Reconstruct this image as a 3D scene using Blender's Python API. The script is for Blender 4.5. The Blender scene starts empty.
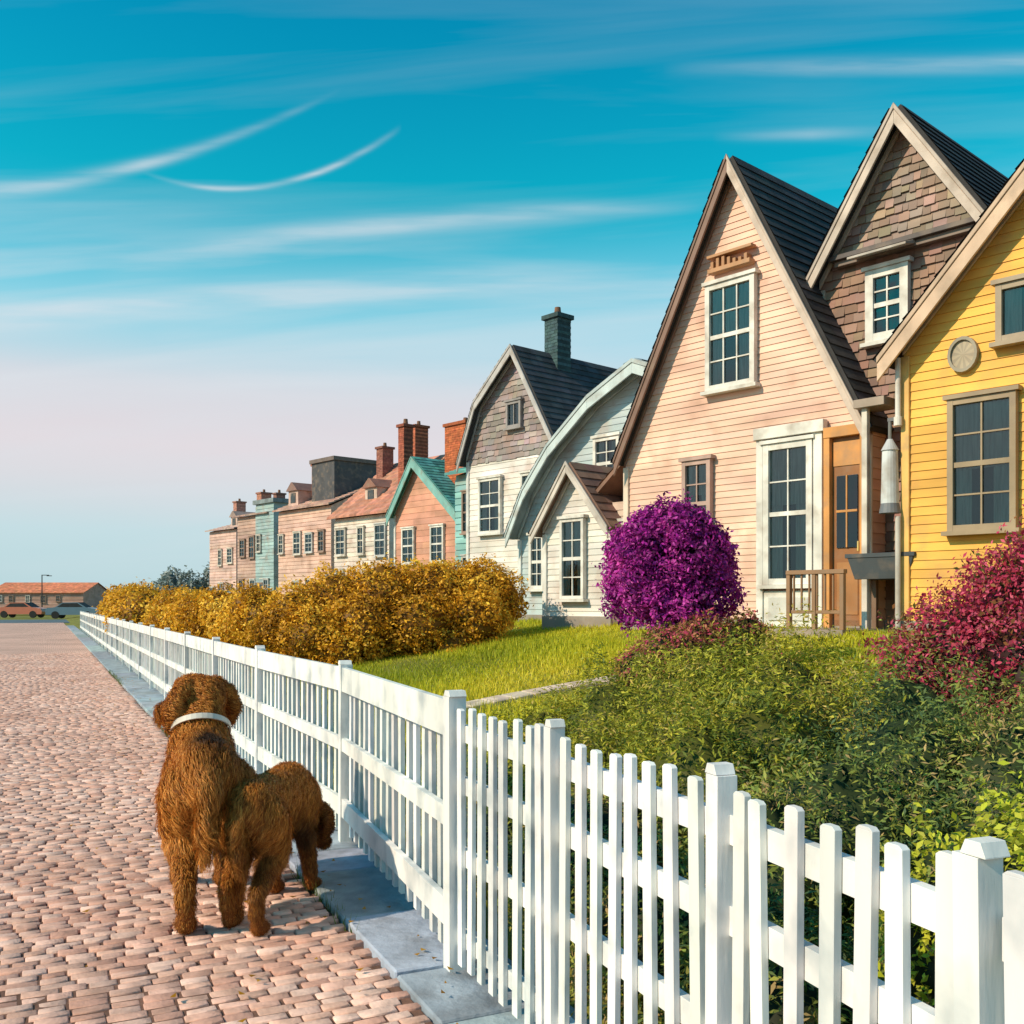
import bpy, math, random
import numpy as np
from mathutils import Vector, Matrix
R = random.Random(7)
NR = np.random.default_rng(11)
scene = bpy.context.scene
COL = scene.collection

# ------------------------------------------------------------------ helpers
def link(o, parent=None):
    COL.objects.link(o)
    if parent is not None:
        o.parent = parent
    return o

def empty(name, loc=(0, 0, 0), rz=0.0, sc=1.0):
    e = bpy.data.objects.new(name, None)
    e.empty_display_size = .3
    e.location = loc
    e.rotation_euler = (0, 0, rz)
    e.scale = (sc, sc, sc)
    return link(e)

def np_mesh(name, V, F, C, mats, parent=None, MI=None, smooth=False):
    V = np.asarray(V, np.float32); F = np.asarray(F, np.int32)
    k = F.shape[1]; n = F.shape[0]
    me = bpy.data.meshes.new(name)
    me.vertices.add(len(V)); me.vertices.foreach_set('co', V.ravel())
    me.loops.add(n*k); me.loops.foreach_set('vertex_index', F.ravel())
    me.polygons.add(n)
    me.polygons.foreach_set('loop_start', np.arange(0, n*k, k, dtype=np.int32))
    try:
        me.polygons.foreach_set('loop_total', np.full(n, k, np.int32))
    except Exception:
        pass
    if MI is not None:
        me.polygons.foreach_set('material_index', np.asarray(MI, np.int32))
    if C is not None:
        a = me.attributes.new('Col', 'FLOAT_COLOR', 'FACE')
        cc = np.ones((n, 4), np.float32); cc[:, :3] = C
        a.data.foreach_set('color', cc.ravel())
    me.update(calc_edges=True)
    me.validate()
    if smooth:
        me.polygons.foreach_set('use_smooth', np.ones(n, bool))
    for m in mats: me.materials.append(m)
    return link(bpy.data.objects.new(name, me), parent)

class MB:
    def __init__(s): s.v = []; s.f = []; s.m = []; s.c = []
    def face(s, pts, mat=0, col=(1, 1, 1)):
        b = len(s.v); s.v += [tuple(p) for p in pts]
        s.f.append(tuple(range(b, b+len(pts)))); s.m.append(mat); s.c.append(col)
    def hexa(s, P, mat=0, col=(1, 1, 1)):
        b = len(s.v); s.v += [tuple(p) for p in P]
        for q in ((0, 3, 2, 1), (4, 5, 6, 7), (0, 1, 5, 4), (1, 2, 6, 5), (2, 3, 7, 6), (3, 0, 4, 7)):
            s.f.append(tuple(b+i for i in q)); s.m.append(mat); s.c.append(col)
    def box(s, x0, x1, y0, y1, z0, z1, mat=0, col=(1, 1, 1)):
        s.hexa([(x0, y0, z0), (x1, y0, z0), (x1, y1, z0), (x0, y1, z0),
                (x0, y0, z1), (x1, y0, z1), (x1, y1, z1), (x0, y1, z1)], mat, col)
    def cyl(s, cx, cy, z0, z1, r0, r1=None, n=14, mat=0, col=(1, 1, 1)):
        r1 = r0 if r1 is None else r1
        b = len(s.v)
        for z, r in ((z0, r0), (z1, r1)):
            for i in range(n):
                a = 2*math.pi*i/n; s.v.append((cx+r*math.cos(a), cy+r*math.sin(a), z))
        for i in range(n):
            j = (i+1) % n
            s.f.append((b+i, b+j, b+n+j, b+n+i)); s.m.append(mat); s.c.append(col)
        s.f.append(tuple(b+n+i for i in range(n))); s.m.append(mat); s.c.append(col)
        s.f.append(tuple(b+i for i in reversed(range(n)))); s.m.append(mat); s.c.append(col)
    def seg(s, p0, p1, w, y0, y1, mat=0, col=(1, 1, 1)):
        (xa, za), (xb, zb) = p0, p1
        s.hexa([(xa, y0, za-w), (xb, y0, zb-w), (xb, y1, zb-w), (xa, y1, za-w),
                (xa, y0, za), (xb, y0, zb), (xb, y1, zb), (xa, y1, za)], mat, col)
    def build(s, name, mats, parent=None, bevel=0):
        me = bpy.data.meshes.new(name)
        me.from_pydata(s.v, [], s.f)
        me.polygons.foreach_set('material_index', s.m)
        a = me.attributes.new('Col', 'FLOAT_COLOR', 'FACE')
        cc = np.ones((len(s.f), 4), np.float32); cc[:, :3] = np.array(s.c)
        a.data.foreach_set('color', cc.ravel())
        for m in mats: me.materials.append(m)
        o = link(bpy.data.objects.new(name, me), parent)
        if bevel:
            b = o.modifiers.new('bevel', 'BEVEL'); b.width = bevel; b.segments = 1; b.limit_method = 'ANGLE'
        return o

def jit(c, v):
    k = 1+R.uniform(-v, v)
    return tuple(max(0, x*k*(1+R.uniform(-v, v)*.3)) for x in c)

# ------------------------------------------------------------------ materials
def mat(name, col=None, rough=.65, nscale=4, namt=.25, bscale=40, bstr=.2, bdist=.01, metal=0, spec=.4,
        transl=0, stretch=(1, 1, 1), dirt=None):
    m = bpy.data.materials.new(name); m.use_nodes = True
    nt = m.node_tree; N = nt.nodes; L = nt.links
    p = N['Principled BSDF']; out = N['Material Output']
    p.inputs['Roughness'].default_value = rough; p.inputs['Metallic'].default_value = metal
    p.inputs['Specular IOR Level'].default_value = spec
    if col is None:
        at = N.new('ShaderNodeAttribute'); at.attribute_name = 'Col'; base = at.outputs['Color']
    else:
        rg = N.new('ShaderNodeRGB'); rg.outputs[0].default_value = (*col, 1); base = rg.outputs[0]
    tc = N.new('ShaderNodeTexCoord')
    mp = N.new('ShaderNodeMapping'); mp.inputs['Scale'].default_value = stretch
    L.new(tc.outputs['Object'], mp.inputs[0])
    if namt > 0:
        no = N.new('ShaderNodeTexNoise'); no.inputs['Scale'].default_value = nscale; no.inputs['Detail'].default_value = 3
        L.new(mp.outputs[0], no.inputs['Vector'])
        mr = N.new('ShaderNodeMapRange'); mr.inputs[1].default_value = .3; mr.inputs[2].default_value = .7
        mr.inputs[3].default_value = 1-namt; mr.inputs[4].default_value = 1+namt*.6
        L.new(no.outputs[0], mr.inputs[0])
        mx = N.new('ShaderNodeVectorMath'); mx.operation = 'SCALE'
        L.new(base, mx.inputs[0]); L.new(mr.outputs[0], mx.inputs['Scale'])
        base = mx.outputs[0]
    if dirt is not None:
        n2 = N.new('ShaderNodeTexNoise'); n2.inputs['Scale'].default_value = dirt[1]; n2.inputs['Detail'].default_value = 4
        L.new(tc.outputs['Object'], n2.inputs['Vector'])
        m2 = N.new('ShaderNodeMapRange'); m2.inputs[1].default_value = .50; m2.inputs[2].default_value = .75
        m2.inputs[4].default_value = dirt[2]
        L.new(n2.outputs[0], m2.inputs[0])
        mm = N.new('ShaderNodeMix'); mm.data_type = 'RGBA'
        L.new(m2.outputs[0], mm.inputs['Factor']); L.new(base, mm.inputs['A']); mm.inputs['B'].default_value = (*dirt[0], 1)
        base = mm.outputs['Result']
    L.new(base, p.inputs['Base Color'])
    if bstr > 0:
        nb = N.new('ShaderNodeTexNoise'); nb.inputs['Scale'].default_value = bscale; nb.inputs['Detail'].default_value = 3
        L.new(mp.outputs[0], nb.inputs['Vector'])
        bp = N.new('ShaderNodeBump'); bp.inputs['Strength'].default_value = bstr; bp.inputs['Distance'].default_value = bdist
        L.new(nb.outputs[0], bp.inputs['Height']); L.new(bp.outputs[0], p.inputs['Normal'])
    if transl > 0:
        tr = N.new('ShaderNodeBsdfTranslucent'); ms = N.new('ShaderNodeMixShader'); ms.inputs[0].default_value = transl
        L.new(base, tr.inputs[0]); L.new(p.outputs[0], ms.inputs[1]); L.new(tr.outputs[0], ms.inputs[2])
        L.new(ms.outputs[0], out.inputs[0])
    return m

M_paint = mat('painted_wood', None, .55, 3, .25, 30, .3, .004, stretch=(1, 1, .6), dirt=((.25, .18, .13), 4, .6))
M_fence = mat('white_fence_paint', None, .5, 5, .18, 50, .4, .003, stretch=(1, 1, .15), dirt=((.28, .34, .38), 6, .75))
M_wall = mat('clapboard', None, .7, 1.6, .28, 18, .35, .006, stretch=(.4, .4, 1.6), dirt=((.32, .17, .11), 1.7, .6))
M_roof = mat('roof_shingle', None, .8, 3, .35, 60, .6, .01)
M_inner = mat('window_interior', (.02, .024, .03), .8, 3, .4, 0, 0)
M_curt = mat('curtain_cloth', (.30, .27, .24), .9, 14, .35, 0, 0, stretch=(3, 3, .2))
M_brickw = mat('chimney_brick', None, .85, 9, .35, 25, .6, .02)
M_leaf = mat('leaf', None, .55, 2, 0, 0, 0, transl=.35, spec=.3)
M_fur = mat('fur', None, .55, 9, 0, 0, 0, spec=.25, transl=.15)
M_skin = mat('fur_under', (.16, .05, .012), .9, 6, .4, 60, .5, .01, spec=.1)
M_black = mat('black_rubber', (.02, .018, .018), .35, 4, 0, 0, 0)
M_metal = mat('dark_metal', (.05, .055, .06), .4, 5, .2, 0, 0, metal=.6)
M_stone = mat('pale_stone', None, .8, 6, .3, 35, .6, .01, dirt=((.13, .13, .14), 7, .65))
M_bark = mat('bark', (.12, .08, .05), .9, 9, .4, 30, .7, .02, stretch=(1, 1, .2))
M_car = mat('car_paint', None, .25, 2, .05, 0, 0, spec=.6)

def glass_mat():
    m = bpy.data.materials.new('window_glass'); m.use_nodes = True
    nt = m.node_tree; N = nt.nodes; L = nt.links; N.clear()
    o = N.new('ShaderNodeOutputMaterial'); t = N.new('ShaderNodeBsdfTransparent'); t.inputs[0].default_value = (.75, .85, .88, 1)
    g = N.new('ShaderNodeBsdfGlossy'); g.inputs['Roughness'].default_value = .04; g.inputs[0].default_value = (.85, .95, 1, 1)
    f = N.new('ShaderNodeFresnel'); f.inputs[0].default_value = 1.75
    n = N.new('ShaderNodeTexNoise'); n.inputs['Scale'].default_value = 2.5; n.inputs['Detail'].default_value = 1
    b = N.new('ShaderNodeBump'); b.inputs['Strength'].default_value = .6; b.inputs['Distance'].default_value = .05
    L.new(n.outputs[0], b.inputs['Height']); L.new(b.outputs[0], g.inputs['Normal'])
    mx = N.new('ShaderNodeMixShader'); L.new(f.outputs[0], mx.inputs[0]); L.new(t.outputs[0], mx.inputs[1]); L.new(g.outputs[0], mx.inputs[2])
    L.new(mx.outputs[0], o.inputs[0]); return m
M_glass = glass_mat()

# ------------------------------------------------------------------ street frame
FD = np.array([-.4216, .9068]); FN = np.array([.9068, .4216]); FO = np.array([1.38, 0.])
def st(a, t):
    p = FO+FD*a+FN*t; return float(p[0]), float(p[1])
def tt(x, y): return (x-1.38)*.9068+y*.4216
def gz(x, y):
    t = tt(x, y); return .92*np.clip((t-.2)/7.0, 0, 1)-.005

As = [-400, -60, -20, -5]+[i*1.5 for i in range(0, 60)]+[95, 120, 160, 240, 400, 800, 2000, 4000]
Ts = [-4000, -1500, -600, -200, -80, -30, -12, -6, -3, -1.2, -.6, .1, .2, .6, 1.2, 2, 3, 4, 5, 6, 6.8, 7.2, 8, 10, 14, 20, 40, 100, 300, 1000, 4000]
V = []
for a in As:
    for t in Ts:
        x, y = st(a, t); z = float(gz(x, y))
        if t < .2: z = -.035
        elif t < .3: z = -.004
        if .2 < t < 7: z += .025*math.sin(x*1.7+y)*math.sin(y*1.3)
        V.append((x, y, z))
nT = len(Ts); F = []
for i in range(len(As)-1):
    for j in range(nT-1):
        F.append((i*nT+j, i*nT+j+1, (i+1)*nT+j+1, (i+1)*nT+j))
M_ground = mat('grass_ground', (.20, .20, .03), .95, 1.1, .5, 25, .8, .04, dirt=((.16, .10, .03), 2.5, .5))
np_mesh('ground', V, F, None, [M_ground])

def sheet(name, pts, z, m):
    b = MB(); b.face([(x, y, z) for x, y in pts]); return b.build(name, [m])

# brick pavement (near: individual bricks, far: laid brick sheet)
M_brick = mat('paver_brick', None, .8, 14, .3, 70, .6, .006, dirt=((.38, .19, .14), .8, .5))
M_joint = mat('joint_sand', (.17, .085, .06), .95, 8, .4, 60, .5, .01)
sheet('pavement_bed', [st(-6, -.24), st(60, -.24), st(60, -30), st(-6, -30)], -.010, M_joint)
pal = np.array([(.72, .44, .35), (.76, .49, .41), (.66, .38, .30), (.80, .54, .46), (.60, .33, .26), (.74, .45, .37)])
BL, BW, G = .098, .050, .006
vs = []
rows = int(27/BW)
for r in range(rows):
    a0 = .9+r*BW
    t = -.235-(r % 2)*BL*.5+R.uniform(-.015, .015)
    while t > -.235-3.4-a0*.06:
        l_ = BL*R.choice((.8, .92, 1, 1, 1.1, 1.2)); vs.append((a0, t, l_)); t -= l_
vs = np.array(vs); nb = len(vs)
print('bricks', nb)
aa0 = vs[:, 0]+G/2+NR.normal(0, .002, nb)+.009*np.sin(vs[:, 1]*3.1+vs[:, 0]*.7); aa1 = aa0+BW-G+NR.normal(0, .0016, nb)
tt1 = vs[:, 1]-G/2+NR.normal(0, .002, nb)+.01*np.sin(vs[:, 0]*2.3); tt0 = tt1-vs[:, 2]+G+NR.normal(0, .002, nb)
top = NR.normal(0, .0016, nb)+.006*np.sin(vs[:, 0]*1.9+vs[:, 1]*2.2)
tx = NR.normal(0, .0012, nb); ty = NR.normal(0, .0010, nb)
def ring(ins, dz):
    A = np.stack([aa0+ins, aa1-ins, aa1-ins, aa0+ins], 1); T = np.stack([tt0+ins, tt0+ins, tt1-ins, tt1-ins], 1)
    sx = np.array([-1, 1, 1, -1]); sy = np.array([-1, -1, 1, 1])
    Z = top[:, None]+dz+tx[:, None]*sx+ty[:, None]*sy
    X = FO[0]+FD[0]*A+FN[0]*T; Y = FO[1]+FD[1]*A+FN[1]*T
    return np.stack([X, Y, Z], 2)
Vv = np.concatenate([ring(.005, 0), ring(.001, -.0035), ring(0, -.02)], 1).reshape(-1, 3)
base = np.arange(nb)[:, None]*12
q = [(3, 2, 1, 0)]
for o in (0, 4):
    for i in range(4):
        j = (i+1) % 4; q.append((o+i, o+j, o+4+j, o+4+i))
Fq = (base[:, None, :]+np.array(q)[None]).reshape(-1, 4)
bc = pal[NR.integers(0, 6, nb)]*NR.uniform(.82, 1.10, (nb, 1))
np_mesh('brick_pavement', Vv, Fq, np.repeat(bc, 9, 0), [M_brick])

mfar = bpy.data.materials.new('far_paving'); mfar.use_nodes = True
nt = mfar.node_tree; N = nt.nodes; L = nt.links; p = N['Principled BSDF']; p.inputs['Roughness'].default_value = .85
tc = N.new('ShaderNodeTexCoord'); mp = N.new('ShaderNodeMapping'); mp.inputs['Rotation'].default_value = (0, 0, math.radians(-25))
bt = N.new('ShaderNodeTexBrick'); bt.inputs['Scale'].default_value = 1; bt.inputs['Brick Width'].default_value = .098; bt.inputs['Row Height'].default_value = .050
bt.inputs['Mortar Size'].default_value = .005; bt.inputs[1].default_value = (.73, .46, .38, 1); bt.inputs[2].default_value = (.64, .38, .30, 1); bt.inputs[3].default_value = (.28, .16, .12, 1)
L.new(tc.outputs['Object'], mp.inputs[0]); L.new(mp.outputs[0], bt.inputs['Vector'])
no = N.new('ShaderNodeTexNoise'); no.inputs['Scale'].default_value = .5; no.inputs['Detail'].default_value = 4; L.new(tc.outputs['Object'], no.inputs['Vector'])
mr = N.new('ShaderNodeMapRange'); mr.inputs[1].default_value = .3; mr.inputs[2].default_value = .7; mr.inputs[3].default_value = .78; mr.inputs[4].default_value = 1.1
L.new(no.outputs[0], mr.inputs[0]); vm = N.new('ShaderNodeVectorMath'); vm.operation = 'SCALE'; L.new(bt.outputs[0], vm.inputs[0]); L.new(mr.outputs[0], vm.inputs['Scale']); L.new(vm.outputs[0], p.inputs['Base Color'])
sheet('pavement', [st(27.9, -.24), st(75, -.24), st(75, -32), st(27.9, -32)], -.006, mfar)
sheet('pavement', [st(-6, -3.6), st(27.9, -5.4), st(27.9, -32), st(-6, -32)], -.007, mfar)
M_asph = mat('asphalt', (.09, .13, .16), .85, 1.5, .3, 60, .4, .01)
sheet('road', [st(75.5, 10), st(92, 10), st(92, -300), st(75.5, -300)], -.01, M_asph)

# stone edging under the fence
b = MB(); a = -3.0
while a < 62:
    ln = R.uniform(.35, .7) if a < 20 else 4
    P = [st(a+.006, -.235), st(a+.006, .16), st(a+ln-.006, .16), st(a+ln-.006, -.235)]
    h = .018+R.uniform(-.005, .005)
    b.hexa([(x, y, -.03) for x, y in P]+[(x, y, h+R.uniform(-.002, .002)) for x, y in P], 0, jit((.32, .38, .44), .2))
    a += ln
b.build('stone_edging', [M_stone], bevel=.006)

# ------------------------------------------------------------------ fence
posts = [(.86, .55), (.595, 1.258), (.388, 1.865), (.111, 2.58), (-.186, 3.27), (-.84, 5.03), (-1.737, 6.89)]
d = np.array([-.4195, .9077]); p_ = np.array(posts[-1])
while p_[1] < 46:
    p_ = p_+d*2.0; posts.append(tuple(p_))
b = MB(); H = .883
W = (.80, .80, .79)
def obox(p, e, n, s0, s1, n0, n1, z0, z1, col, lean=0, mat=0, ear=0):
    def q(s, k, z): return (p[0]+e[0]*(s+lean*z)+n[0]*k, p[1]+e[1]*(s+lean*z)+n[1]*k, z)
    if not ear:
        b.hexa([q(s0, n0, z0), q(s1, n0, z0), q(s1, n1, z0), q(s0, n1, z0), q(s0, n0, z1), q(s1, n0, z1), q(s1, n1, z1), q(s0, n1, z1)], mat, col)
    else:
        zs = z1-ear
        b.hexa([q(s0, n0, z0), q(s1, n0, z0), q(s1, n1, z0), q(s0, n1, z0), q(s0, n0, zs), q(s1, n0, zs), q(s1, n1, zs), q(s0, n1, zs)], mat, col)
        w = (s1-s0)*.2
        b.hexa([q(s0, n0, zs), q(s1, n0, zs), q(s1, n1, zs), q(s0, n1, zs), q(s0+w, n0, z1), q(s1-w, n0, z1), q(s1-w, n1, z1), q(s0+w, n1, z1)], mat, col)
for i in range(len(posts)-1):
    p0 = np.array(posts[i]); p1 = np.array(posts[i+1]); e = p1-p0; Ln = np.linalg.norm(e); e = e/Ln
    n = np.array([e[1], -e[0]])
    if n[0] < 0: n = -n
    wide = (i >= 4)
    pw = .021 if i < 3 else .030
    c = jit(W, .05)
    up_ = .002 if i < 3 else .018
    obox(p1, e, n, -pw, pw, -pw, pw, -.02, H+up_, c, R.uniform(-.015, .015))
    obox(p1, e, n, -pw*.98, pw*.98, -pw*.98, pw*.98, H+up_+.001, H+up_+.02, c, ear=.018)
    s0, s1 = pw, Ln-pw
    if wide:
        for z0, z1 in ((H-.115, H+.005), (.47, .535), (.14, .23)): obox(p0, e, n, s0, s1, -.022, .004, z0, z1, jit(W, .05))
        off = (.006, .024); ht = H-.03; step = .115; w = .020
        if i >= 6: step = .13
    else:
        for z0, z1 in ((H-.125, H-.07), (.59, .645), (.36, .415), (.10, .15)): obox(p0, e, n, s0, s1, .0055, .026, z0, z1, jit(W, .06), 0)
        off = (-.010, .004); ht = H-.008; step = .088; w = .0185
    k = max(1, round((s1-s0)/step))
    for j in range(k):
        sc_ = s0+(j+.5)*(s1-s0)/k+R.uniform(-.008, .008)
        hh = ht+R.uniform(-.016, .012)
        obox(p0, e, n, sc_-w, sc_+w, off[0], off[1], .045+R.uniform(-.01, .01), hh, jit(W, .13), R.uniform(-.025, .025), ear=.005 if not wide else 0)
b.build('white_picket_fence', [M_fence], bevel=.003)

# ------------------------------------------------------------------ houses
HA = math.atan2(-.7433, .669)
def span_fn(prof):
    s = np.array([q[0] for q in prof]); z = np.array([q[1] for q in prof]); k = int(np.argmax(z))
    def sp(zz):
        l = s[0] if zz <= z[0] else float(np.interp(zz, z[:k+1], s[:k+1]))
        r = s[-1] if zz <= z[-1] else float(np.interp(-zz, -z[k:], s[k:]))
        return l, r
    return sp, float(z[k])
def clad(mb, sp, z0, z1, course, y, shw, col, var, mat=0, zmax=99):
    z = z0
    while z < z1-.01:
        zt = min(z+course, z1, zmax-.01)
        if zt <= z: break
        l, r = sp(z); l2, r2 = sp(zt)
        if r-l < .05: break
        if shw is None:
            cuts = [l, r]
            if r-l > 2: cuts = [l, l+(r-l)*R.uniform(.25, .75), r]
        else:
            cuts = [l]
            while cuts[-1] < r-shw*.6: cuts.append(min(r, cuts[-1]+shw*R.uniform(.6, 1.4)))
            cuts[-1] = r
        pr = .016 if shw is None else .022
        for a_, b_ in zip(cuts[:-1], cuts[1:]):
            ta = l2 if a_ == l else min(max(a_, l2), r2); tb = r2 if b_ == r else min(max(b_, l2), r2)
            zz = z+(R.uniform(-.02, .01) if shw else 0); yo = y-pr-(R.uniform(0, .012) if shw else 0)
            c = jit(col, var); g_ = .003 if shw else 0
            mb.face([(a_+g_, yo, zz), (b_-g_, yo, zz), (tb, y-.004, zt), (ta, y-.004, zt)], mat, c)
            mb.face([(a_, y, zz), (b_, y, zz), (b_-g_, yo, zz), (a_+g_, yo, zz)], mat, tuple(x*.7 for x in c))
        z += course
def window(mb, s0, s1, z0, z1, y=0, nx=2, nz=2, fw=.06, col=(.72, .69, .65), curtain=True):
    y -= .02
    mb.box(s0, s1, y-.012, y, z0, z1, 1)
    if curtain:
        w = (s1-s0)*.26
        for a_, b_ in ((s0+fw, s0+fw+w), (s1-fw-w, s1-fw)):
            n = 5
            for k in range(n):
                u0 = a_+(b_-a_)*k/n; u1 = a_+(b_-a_)*(k+1)/n; ym = y-.018-(k % 2)*.01; ym2 = y-.018-((k+1) % 2)*.01
                mb.face([(u0, ym, z0+fw), (u1, ym2, z0+fw), (u1, ym2, z1-fw), (u0, ym, z1-fw)], 3)
        if z1-z0 > .9:
            zb_ = z1-fw-(z1-z0)*R.uniform(.3, .5)
            mb.face([(s0+fw, y-.031, zb_), (s1-fw, y-.031, zb_+.01), (s1-fw, y-.031, z1-fw), (s0+fw, y-.031, z1-fw)], 3)
    mb.face([(s0+fw*.5, y-.04, z0+fw*.5), (s1-fw*.5, y-.04, z0+fw*.5), (s1-fw*.5, y-.04, z1-fw*.5), (s0+fw*.5, y-.04, z1-fw*.5)], 2)
    yo = y-.085
    mb.box(s0-.003, s0+fw, yo, y, z0, z1, 0, col); mb.box(s1-fw, s1+.003, yo, y, z0, z1, 0, col)
    mb.box(s0+fw, s1-fw, yo+.003, y, z1-fw, z1, 0, col); mb.box(s0+fw, s1-fw, yo+.003, y, z0, z0+fw, 0, col)
    mb.box(s0-.05, s1+.05, yo-.04, y, z0-.05, z0-.003, 0, col); mb.box(s0-.04, s1+.04, yo-.025, y, z1+.003, z1+.05, 0, col)
    zm = (z0+z1)/2
    if nz >= 2: mb.box(s0+fw, s1-fw, yo+.02, y-.03, zm-.028, zm+.028, 0, col)
    t = .009
    for k in range(1, nx):
        u = s0+fw+(s1-s0-2*fw)*k/nx; mb.box(u-t, u+t, y-.062, y-.034, z0+fw, z1-fw, 0, col)
    for k in range(1, nz*2 if nz >= 2 else nz):
        zz = z0+fw+(z1-z0-2*fw)*k/(nz*2 if nz >= 2 else nz)
        if abs(zz-zm) > .05: mb.box(s0+fw, s1-fw, y-.0615, y-.0345, zz-t, zz+t, 0, col)
def roof(mb, prof, y0, y1, ohs, th, col, var=.2, course=.17, shw=.3):
    P = [np.array(q, float) for q in prof]
    k = int(np.argmax([q[1] for q in P]))
    if ohs > 0:
        dl = P[1]-P[0]; P[0] = P[0]-dl/np.linalg.norm(dl)*ohs
        dr = P[-1]-P[-2]; P[-1] = P[-1]+dr/np.linalg.norm(dr)*ohs
    for i in range(len(P)-1):
        lo, hi = (P[i], P[i+1]) if i < k else (P[i+1], P[i])
        dd = hi-lo; Ln = np.linalg.norm(dd); dd /= Ln; nn = np.array([-dd[1], dd[0]])
        if nn[1] < 0: nn = -nn
        A0, A1 = P[i], P[i+1]
        mb.hexa([(A0[0], y0, A0[1]), (A1[0], y0, A1[1]), (A1[0], y1, A1[1]), (A0[0], y1, A0[1]),
                 (A0[0]+nn[0]*th, y0, A0[1]+nn[1]*th), (A1[0]+nn[0]*th, y0, A1[1]+nn[1]*th), (A1[0]+nn[0]*th, y1, A1[1]+nn[1]*th), (A0[0]+nn[0]*th, y1, A0[1]+nn[1]*th)], 0, tuple(x*.8 for x in col))
        m = max(1, int(Ln/course))
        for j in range(m):
            q0 = lo+dd*(Ln*j/m)+nn*(th+.022); q1 = lo+dd*(Ln*(j+1)/m)+nn*(th+.006); q0b = lo+dd*(Ln*j/m)+nn*(th+.004)
            yy = y0-.012
            while yy < y1:
                y2 = min(y1+.012, yy+shw*R.uniform(.6, 1.4)); c = jit(col, var)
                pts = [(q0[0], yy, q0[1]), (q0[0], y2-.004, q0[1]), (q1[0], y2-.004, q1[1]), (q1[0], yy, q1[1])]
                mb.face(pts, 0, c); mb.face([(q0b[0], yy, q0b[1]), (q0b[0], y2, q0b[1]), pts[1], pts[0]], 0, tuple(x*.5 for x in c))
                yy = y2
    return P
def house(name, x, y, prof, D, zb, clads, rcol, trim, wcol=(.7, .68, .65), wins=(), oh=.22, ohs=.25, th=.08, ang=HA, bb=.17, rvar=.25, trimr=None, corner=True, shw=.3):
    E = empty(name, (x, y, 0), ang)
    sp, zp = span_fn(prof); W_ = prof[-1][0]
    b = MB()
    pf = [(prof[0][0], zb-.6)]+list(prof)+[(prof[-1][0], zb-.6)]
    cc = clads[0][4]
    b.face([(s, 0, z) for s, z in pf][::-1], 0, cc); b.face([(s, D, z) for s, z in pf], 0, cc)
    for i in range(len(pf)):
        s0, z0 = pf[i]; s1, z1 = pf[(i+1) % len(pf)]
        b.face([(s0, 0, z0), (s0, D, z0), (s1, D, z1), (s1, 0, z1)], 0, cc)
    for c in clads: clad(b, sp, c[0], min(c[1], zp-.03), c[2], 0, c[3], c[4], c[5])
    for sx, sg in ((prof[0][0], -1), (prof[-1][0], 1)):
        zt = prof[0][1] if sg < 0 else prof[-1][1]; z = zb
        while z < zt-.02:
            z2 = min(z+.13, zt); c = jit(cc, .08)
            b.face([(sx+sg*.02, 0, z), (sx+sg*.02, D, z), (sx+sg*.004, D, z2), (sx+sg*.004, 0, z2)], 0, c)
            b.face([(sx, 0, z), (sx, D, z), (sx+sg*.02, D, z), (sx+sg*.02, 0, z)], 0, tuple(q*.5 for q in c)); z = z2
    b.build('walls', [M_wall], E)
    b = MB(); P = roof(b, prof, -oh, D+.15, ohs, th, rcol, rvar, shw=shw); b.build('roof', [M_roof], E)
    b = MB(); k = int(np.argmax([q[1] for q in P]))
    for i in range(len(P)-1):
        tc_ = trim if (i < k or trimr is None) else trimr
        b.seg(tuple(P[i]), tuple(P[i+1]), bb, -oh-.035, -oh-.002, 0, tc_)
        b.seg((P[i][0], P[i][1]+.075), (P[i+1][0], P[i+1][1]+.075), .07, -oh-.05, -oh-.014, 0, tuple(q*.85 for q in tc_))
        b.seg((prof[i][0], prof[i][1]-.005), (prof[i+1][0], prof[i+1][1]-.005), .10, -.06, -.024, 0, tuple(q*.9 for q in tc_))
    if corner:
        b.box(-.025, .07, -.045, -.001, zb, prof[0][1]-.12, 0, wcol); b.box(W_-.07, W_+.025, -.045, -.001, zb, prof[-1][1]-.12, 0, wcol)
    b.box(-.03, W_+.03, -.05, -.002, zb-.3, zb+.12, 0, (.3, .26, .23))
    b.build('trim', [M_paint], E, bevel=.004)
    if wins:
        b = MB()
        for w in wins: window(b, *w[:4], **(w[4] if len(w) > 4 else {}))
        b.build('windows', [M_paint, M_inner, M_glass, M_curt], E)
    return E
def chimney(E, x0, x1, y0, y1, z0, z1, col, name='chimney'):
    b = MB(); z = z0; r = 0
    while z < z1-.01:
        z2 = min(z+.075, z1)
        w = .22; x = x0-(r % 2)*.11
        while x < x1:
            a_ = max(x, x0); c_ = min(x+w, x1)
            if c_-a_ > .02: b.box(a_+.004, c_-.004, y0+R.uniform(0, .006), y1, z+.004, z2-.004, 0, jit(col, .2))
            x += w
        z = z2; r += 1
    b.box(x0+.008, x1-.008, y0+.01, y1-.01, z0, z1-.01, 0, tuple(q*.5 for q in col))
    b.box(x0-.05, x1+.05, y0-.05, y1+.05, z1, z1+.1, 0, tuple(q*.7 for q in col))
    b.cyl((x0+x1)/2, (y0+y1)/2, z1+.1, z1+.3, .09, .07, mat=0, col=(.2, .1, .06))
    b.build(name, [M_brickw], E)

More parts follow.
